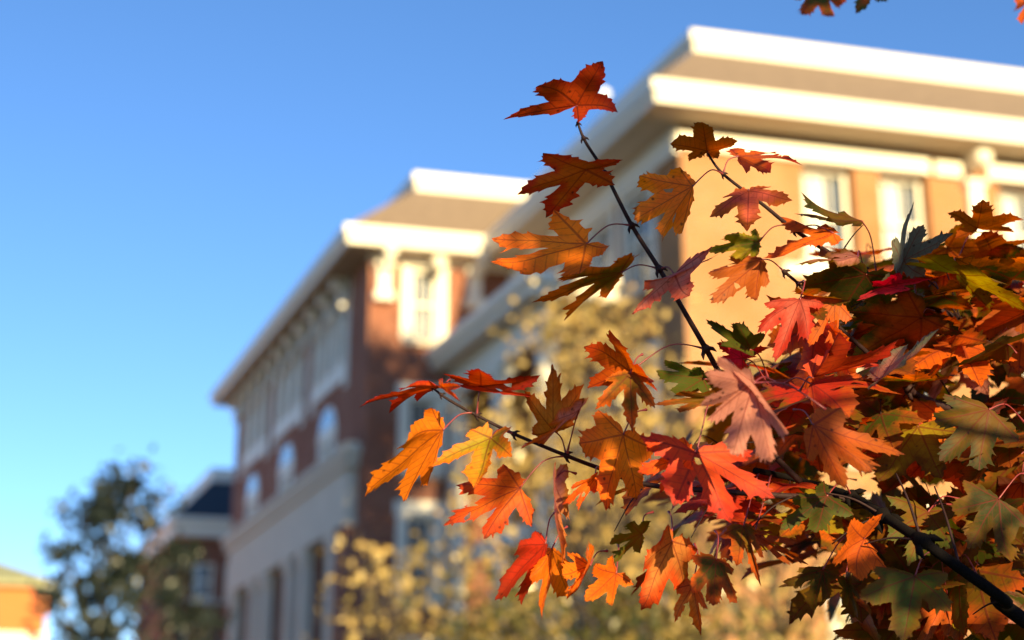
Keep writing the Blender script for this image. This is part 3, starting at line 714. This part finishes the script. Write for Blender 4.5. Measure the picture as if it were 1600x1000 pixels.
# leaves traced on the photo: base, tip, two side tips, optional basal tips; distance; inner and outer colour; stalk foot
LV = [
 ((901,165),(946,84),(846,116),(971,160),(788,182),(905,188),1.36,'redor','red',(903,193)),
 ((915,265),(806,302),(856,345),(855,246),(962,290),(976,252),1.35,'rust','red',(945,272)),
 ((916,381),(766,436),(905,440),(768,379),(952,392),(865,332),1.345,'bright','orange',(987,352)),
 ((970,426),(830,473),(876,490),(868,430),(945,462),(985,390),1.37,'olive','orange',(1030,420)),
 ((1082,291),(987,345),(1030,367),(997,275),(1065,365),(1060,262),1.38,'orange','bright',(1130,273)),
 ((1053,428),(984,498),(1076,466),(1006,440),(1112,388),(1122,400),1.36,'mauve','pink',(1033,424)),
 ((1105,236),(1097,188),(1047,221),(1153,219),(1076,253),(1122,252),1.43,'rust','brown',(1106,240)),
 ((1154,244),(1257,248),(1205,264),(1215,233),(1166,272),(1140,235),1.44,'rust','dkred',(1133,270)),
 ((1170,298),(1168,368),(1108,334),(1238,307),(1128,305),(1205,290),1.42,'pink','brown',(1165,300)),
 ((1186,378),(1110,391),(1152,404),(1140,365),(1184,402),(1182,356),1.44,'green','ygreen',(1226,356)),
 ((1190,405),(1113,470),(1176,476),(1105,428),(1202,442),(1142,400),1.43,'brown','brown',(1226,425)),
 ((1302,364),(1192,402),(1255,394),(1215,350),(1310,384),(1290,352),1.43,'orange','rust',(1240,358)),
 ((1346,345),(1238,343),(1290,352),(1247,318),(1335,356),(1318,334),1.45,'olive','dgreen',(1360,445)),
 ((1340,402),(1243,406),(1300,405),(1282,384),(1335,410),(1322,386),1.42,'mauve','olive',(1350,425)),
 ((1382,447),(1453,436),(1420,454),(1410,424),(1338,470),(1362,440),1.44,'crimson','crimson',(1420,462)),
 ((1412,408),(1482,364),(1438,432),(1440,350),(1400,440),(1415,370),1.46,'grey','grey',(1440,462)),
 ((1402,424),(1443,318),(1406,380),(1424,388),None,None,1.45,'grey','grey',None),
 ((1527,357),(1535,312),(1480,333),(1600,346),(1492,374),(1585,362),1.50,'brown','rust',(1500,400)),
 ((985,580),(957,508),(919,530),(1022,588),(919,604),(1030,612),1.37,'orange','redor',(1103,545)),
 ((985,583),(988,682),(930,640),(1024,640),(945,596),(1022,600),1.36,'olive','orange',None),
 ((974,679),(938,796),(994,781),(902,692),(1020,702),(932,640),1.345,'bright','orange',(1010,640)),
 ((864,672),(866,583),(822,624),(916,612),(832,684),(898,666),1.36,'tan','rust',(885,712)),
 ((905,640),(823,712),(852,706),(868,668),None,None,1.33,'mauve','rust',(885,712)),
 ((686,606),(561,616),(609,619),(625,586),(652,618),(680,597),1.34,'redor','red',(678,608)),
 ((690,606),(729,633),(712,622),(722,604),None,None,1.335,'orange','redor',None),
 ((752,604),(838,597),(826,628),(747,577),(710,603),(691,586),1.34,'redor','red',(745,648)),
 ((692,672),(562,767),(622,773),(619,673),(665,756),(671,632),1.325,'bright','bright',(738,650)),
 ((767,684),(743,770),(672,731),(800,714),(735,672),(801,670),1.32,'ygreen','bright',(803,678)),
 ((812,763),(690,813),(752,829),(709,747),(831,821),(786,722),1.34,'orange','redor',(883,712)),
 ((852,850),(774,939),(816,946),(805,852),(852,885),(838,830),1.335,'red','dkred',(868,800)),
 ((862,858),(848,970),(893,932),(838,902),(892,880),(846,866),1.35,'bright','orange',None),
 ((922,884),(893,947),(884,905),(934,860),(886,862),(916,850),1.35,'bright','bright',None),
 ((963,896),(914,940),(955,947),(925,884),(992,913),(955,867),1.34,'orange','bright',(966,850)),
 ((866,752),(868,886),(858,800),(880,800),None,None,1.33,'mauve','tan',(900,740)),
 ((930,746),(876,788),(900,800),(893,762),None,None,1.345,'orange','redor',(935,731)),
 ((1003,835),(942,845),(957,879),(980,812),None,None,1.37,'olive','green',(1020,800)),
 ((1050,846),(1001,954),(1074,930),(1005,880),None,None,1.34,'tan','redor',(1045,800)),
 ((1083,912),(1095,992),(1054,973),(1105,950),None,None,1.36,'tan','orange',(1085,850)),
 ((1119,874),(1113,952),(1154,938),(1080,922),(1148,888),(1080,868),1.35,'dgreen','rust',(1118,830)),
 ((1162,822),(1187,909),(1150,882),(1192,868),(1122,834),(1185,828),1.39,'olive','rust',(1190,740)),
 ((1178,835),(1258,881),(1230,882),(1245,845),(1195,862),(1200,828),1.40,'rust','brown',(1200,752)),
 ((1177,598),(1207,728),(1234,680),(1144,710),(1130,562),(1104,657),1.20,'mauve','mauve',(1290,640)),
 ((1175,600),(1108,586),(1105,640),(1130,560),None,None,1.21,'mauve','mauve',None),
 ((1088,708),(1142,818),(1216,774),(1056,786),(1178,702),(1000,678),1.27,'redor','red',(1110,620)),
 ((1078,712),(994,738),(1035,770),(1010,690),None,None,1.29,'orange','redor',None),
 ((1270,590),(1411,538),(1375,572),(1317,528),(1275,552),(1290,545),1.33,'redor','red',(1250,610)),
 ((1268,600),(1420,592),(1330,642),(1352,586),(1275,640),(1300,580),1.35,'red','rust',(1225,600)),
 ((1271,664),(1364,736),(1410,714),(1318,767),(1312,638),(1260,718),1.27,'rust','brown',(1240,640)),
 ((1375,592),(1477,524),(1420,575),(1420,540),None,None,1.33,'mauve','grey',None),
 ((1250,468),(1214,548),(1266,510),(1186,500),(1290,470),(1195,466),1.38,'pink','red',(1247,443)),
 ((1258,462),(1330,470),(1290,500),(1280,450),None,None,1.40,'rust','olive',(1267,465)),
 ((1305,470),(1258,548),(1302,542),(1245,505),(1330,500),(1262,470),1.42,'brown','rust',(1307,507)),
 ((1172,546),(1118,512),(1130,545),(1160,512),(1180,560),(1200,525),1.39,'green','dgreen',(1200,590)),
 ((1160,560),(1110,530),(1115,560),(1145,515),(1160,585),(1200,540),1.42,'crimson','red',(1200,600)),
 ((1098,592),(1018,582),(1062,616),(1045,560),None,None,1.41,'green','green',(1140,610)),
 ((1112,622),(1018,632),(1060,645),(1060,612),None,None,1.40,'olive','brown',(1145,620)),
 ((1515,672),(1578,617),(1570,662),(1525,628),None,None,1.42,'grey','pink',(1500,650)),
 ((1292,775),(1222,826),(1275,832),(1234,780),(1332,806),(1285,752),1.36,'dgreen','green',(1330,770)),
 ((1350,842),(1284,879),(1325,905),(1315,815),(1385,903),(1372,802),1.34,'rust','orange',(1380,806)),
 ((1286,890),(1262,974),(1293,942),(1220,914),(1310,905),(1248,888),1.37,'dgreen','olive',(1320,840)),
 ((1322,905),(1343,972),(1345,935),(1317,948),None,None,1.38,'dgreen','olive',(1340,860)),
 ((1430,900),(1412,1002),(1490,946),(1345,926),(1482,893),(1368,885),1.30,'green','olive',(1465,860)),
 ((1385,915),(1376,975),(1400,950),(1366,930),None,None,1.44,'red','rust',None),
 ((1480,930),(1440,1010),(1490,985),(1430,955),None,None,1.43,'rust','brown',(1500,890)),
 ((1495,945),(1545,1010),(1530,985),(1495,990),None,None,1.50,'bright','ygreen',(1530,910)),
 ((1284,-24),(1302,46),(1322,12),(1252,24),(1330,-20),(1238,2),1.16,'green','rust',(1295,-40)),
 ((1368,-30),(1337,19),(1384,4),(1322,-12),(1400,-22),(1335,-34),1.18,'rust','green',(1380,-58)),
 ((1250,-40),(1196,3),(1238,2),(1190,-30),None,None,1.19,'green','olive',(1295,-40)),
 ((1640,-25),(1578,10),(1590,40),(1580,-30),None,None,1.17,'brown','rust',(1640,-50)),
 ((1450,800),(1420,880),(1492,850),(1390,830),(1500,790),(1385,770),1.40,'olive','green',(1500,780)),
 ((1545,640),(1470,720),(1530,735),(1455,660),(1600,700),(1475,615),1.38,'olive','dgreen',(1600,660)),
 ((1560,780),(1500,860),(1570,880),(1480,800),(1630,850),(1500,750),1.38,'dgreen','olive',(1600,740)),
]
LEAFN = 0
RL = np.random.default_rng(21)
def stalk(foot, base, name='leaf_stalk', parent=None, r=.00075):
    foot, base = Vector(foot), Vector(base); d = base - foot
    mid = foot.lerp(base, .5) + Vector((0, 0, d.length * .17)) + Vector((RL.normal(), RL.normal(), 0)) * d.length * .05
    pp = smooth_path([foot, mid, base], 6); n = len(pp)
    m = MB(); tube(m, pp, [r * (1.6 - .9 * min(1, i / 3)) if i < 4 else r * (.7 + .35 * max(0, (i - n + 4) / 4)) for i in range(n)], 7)
    if parent is None: return m
    return m.build(name, M['stalk'], parent)

S0 = .098
for i, (b, c, l, r, l2, r2, d, k1, k2, foot) in enumerate(LV):
    B = np.array(P(*b, d)); sc = d / F
    def vec(p, dz): return np.array(P(p[0], p[1], d + dz)) - B
    size = S0 * RL.uniform(.92, 1.08)
    lens = [math.dist(q, b) * sc for q in (l, c, r)]
    size = max(size * .8, max(lens) * 1.02)
    dz = [.62 * math.sqrt(max(0, (size * q) ** 2 - L * L)) for q, L in zip((.85, 1, .85), lens)]
    bestq = min(((sl_, sc_, sr_) for sl_ in (-1, 1) for sc_ in (-1, 1) for sr_ in (-1, 1)),
                key=lambda q: abs(q[0] * dz[0] + q[2] * dz[2] - 1.1 * q[1] * dz[1]) + (.004 if q[1] > 0 else 0) + RL.uniform(0, .004))
    dz = [q * z for q, z in zip(bestq, dz)]
    DL, DC, DR = vec(l, dz[0]), vec(c, dz[1]), vec(r, dz[2])
    D2L = vec(l2, dz[0] * .4 - dz[1] * .25) if l2 else .77 * DL - .50 * DC
    D2R = vec(r2, dz[2] * .4 - dz[1] * .25) if r2 else .77 * DR - .50 * DC
    tp = TPL[i % len(TPL)]
    lm = LeafMesh(); jit = RL.uniform(.85, 1.15)
    lm.add(tp, leaf_geo(tp, B, [D2L, DL, DC, DR, D2R], RL, .10), [x * jit for x in PAL[k1]], [x * jit for x in PAL[k2]])
    for _ in range(int(RL.integers(0, 3)) if i % 3 == 1 else 0): lm.gnaw(tp, RL)
    lf = lm.build('leaf', maple); LEAFN += 1
    if foot is None:
        fp = Vector(B) - Vector(DC) * .25 + Vector((.012, .01, .006))
    else:
        # foot: nearest point of a branch if one passes there, else a point at the leaf's own depth
        cand = [(math.dist(px(q)[:2], foot), q) for path, _ in PATH.values() for q in path]
        dd, q = min(cand, key=lambda z: z[0])
        fp = q if dd < 14 else P(*foot, d + .03)
    stalk(fp, B, 'leaf_stalk', lf, .0009)

# leaves that fill the crown behind and right of the traced ones
ZONE = [((1110,560),(1240,745),16), ((1200,470),(1600,700),66), ((1240,660),(1600,900),66), ((1290,840),(1620,1010),32), ((1400,400),(1620,500),22), ((1010,690),(1240,830),14), ((1310,405),(1420,460),9), ((1100,780),(1260,850),6)]
def wild(B, rng, size, flat=False):
    """a leaf hanging at a free angle: its base in space, lobe vectors"""
    an = rng.normal(math.pi, 1.1)                       # mostly pointing to the left, as the shoots do
    t = np.array([math.cos(an), math.sin(an) * .8 - .25, -rng.uniform(.05, 1.1)]); t /= np.linalg.norm(t)
    if flat:      # leaves of the top layers lie level
        t[2] = rng.uniform(-.5, .12); t /= np.linalg.norm(t)
    n = np.array([rng.normal(0, .28), rng.normal(-.08, .25), 1.0]) if flat else np.array([rng.normal(0, .45), rng.normal(-.35, .4), 1.0]); n -= t * (n @ t); n /= np.linalg.norm(n)
    s = np.cross(n, t); D = []
    for a, l in zip(ANG, LEN):
        v = (t * math.cos(R(a)) + s * math.sin(R(a))) * l * size * rng.uniform(.88, 1.08)
        D.append(v - n * size * rng.uniform(.0, .28) * l)
    return D
def pick(rng, x):
    if x < 1250: ks = ['rust', 'redor', 'brown', 'olive', 'orange', 'red', 'green']; pr = [.18, .2, .15, .15, .14, .1, .08]
    else: ks = ['dgreen', 'green', 'olive', 'brown', 'rust', 'orange', 'red', 'ygreen', 'mauve']; pr = [.14, .21, .22, .11, .10, .09, .03, .08, .02]
    return PAL[rng.choice(ks, p=pr)], PAL[rng.choice(ks, p=pr)]
fol = LeafMesh(); fst = MB(); fill = []
def shoot(x0, y0, d0, x1, y1, d1, r):
    a, b = P(x0, y0, d0), P(x1, y1, d1); mid = a.lerp(b, .5) + Vector((0, 0, (b - a).length * .08))
    pp = smooth_path([a, mid, b], 6); tube(fst, pp, [r * (1 - .55 * i / (len(pp) - 1)) for i in range(len(pp))], 7)
for q in [(1420,462,1.52,1330,480,1.45,1.2),(1500,500,1.55,1440,430,1.5,1.3),(1500,500,1.55,1470,400,1.52,1.1),(1560,530,1.58,1530,410,1.55,1.3),(1350,425,1.49,1290,440,1.45,1.0),(1420,608,1.5,1330,610,1.44,1.2),
          (1450,625,1.52,1390,700,1.45,1.2),(1500,646,1.54,1440,560,1.5,1.2),(1380,806,1.36,1290,770,1.36,1.4),(1440,845,1.31,1400,740,1.36,1.5),(1440,845,1.31,1350,850,1.33,1.3),(1500,888,1.31,1460,760,1.38,1.5),
          (1380,806,1.36,1300,850,1.36,1.2),(1240,775,1.43,1170,830,1.4,1.1),(1130,768,1.41,1080,840,1.37,1.0),(1010,757,1.385,960,830,1.35,.9),(1570,938,1.32,1520,960,1.34,1.2),(1190,690,1.43,1120,720,1.38,1.0),(1310,404,1.47,1350,350,1.46,.9)]:
    shoot(*q[:6], q[6] / 1000)
for (x0, y0), (x1, y1), cnt in ZONE:
    for _ in range(cnt):
        x, y = RL.uniform(x0, x1), RL.uniform(y0, y1)
        fill.append((1.42 + .6 * RL.uniform() ** 1.2, x, y))
fill.sort()
for d, x, y in fill:
    B = np.array(P(x + 35, y - 15, d)); size = RL.uniform(.06, .095)
    D = wild(B, RL, size, RL.uniform() < (.6 if y < 640 else .2)); tp = TPL[RL.integers(len(TPL))]; c1, c2 = pick(RL, x)
    pos = leaf_geo(tp, B, D, RL, .1)
    fp = Vector(B) + Vector((RL.uniform(.0, .05), RL.uniform(0, .05), RL.uniform(-.01, .03)))
    if LEAFN < 100:
        lm = LeafMesh(); lm.add(tp, pos, c1, c2); lf = lm.build('leaf', maple); stalk(fp, B, 'leaf_stalk', lf, .0007); LEAFN += 1
    else:
        fol.add(tp, pos, c1, c2); s_ = stalk(fp, B, r=.0007); fst.add(s_.v, s_.f, True)
# the rest of the crown, out of the frame to the right and above: it shades the leaves in view
TPLO = [make_template(40 + i, 1.05, .3) for i in range(3)]
def free_spot(q):
    X, Y, f = px(q)
    return f < .3 or X > 1690 or Y < -160 or Y > 1100
n = 0
while n < CROWN_N:
    q = Vector((RL.normal(1.65, .7), RL.normal(1.4, .7), RL.uniform(1.4, 4.4)))
    if not free_spot(q) or (q - Vector((1.7, 1.7, 2.9))).length > 1.9 or q.x < .35: continue
    D = wild(np.array(q), RL, .095); tp = TPLO[RL.integers(3)]; c1, c2 = pick(RL, 1400)
    fol.add(tp, leaf_geo(tp, np.array(q), D, RL, .1), c1, c2); n += 1
# unseen leaf clusters added beside the camera to shade the leaves in view
for c, rr, cnt in SHADE:
    for _ in range(cnt):
        q = Vector(c) + Vector((RL.normal(), RL.normal(), RL.normal())).normalized() * rr * RL.uniform(0, 1) ** .4
        if not free_spot(q): continue
        D = wild(np.array(q), RL, .1); tp = TPLO[RL.integers(3)]; c1, c2 = pick(RL, 1400)
        fol.add(tp, leaf_geo(tp, np.array(q), D, RL, .1), c1, c2)
fo = fol.build('foliage', maple); fo['kind'] = 'stuff'
fs_ = fst.build('twigs', M['bark_twig'], maple); fs_['kind'] = 'stuff'
m = MB()
for i in range(14):                  # limbs of the crown outside the frame
    zz = RL.uniform(2.2, 3.5); an = RL.uniform(0, 6.28)
    e = Vector((1.68 + 1.1 * math.cos(an), 1.7 + 1.1 * math.sin(an), zz + RL.uniform(.3, .9)))
    if not free_spot(e) or not free_spot(e.lerp(Vector((1.68, 1.7, zz)), .5)): continue
    tube(m, smooth_path([Vector((1.69, 1.71, zz - .3)), Vector((1.68, 1.7, zz - .1)).lerp(e, .5), e], 4), [.016, .015, .013, .012, .01, .008, .006, .005, .003], 7)
for c, rr, cnt in SHADE:  # limbs added to carry the shading clusters
    c = Vector(c); tube(m, smooth_path([Vector((1.69, 1.71, c.z - .7)), Vector((1.6, .8, c.z - .3)), c], 5), [.016 - .0013 * i for i in range(11)], 7)
m.build('limbs', M['bark'], maple)
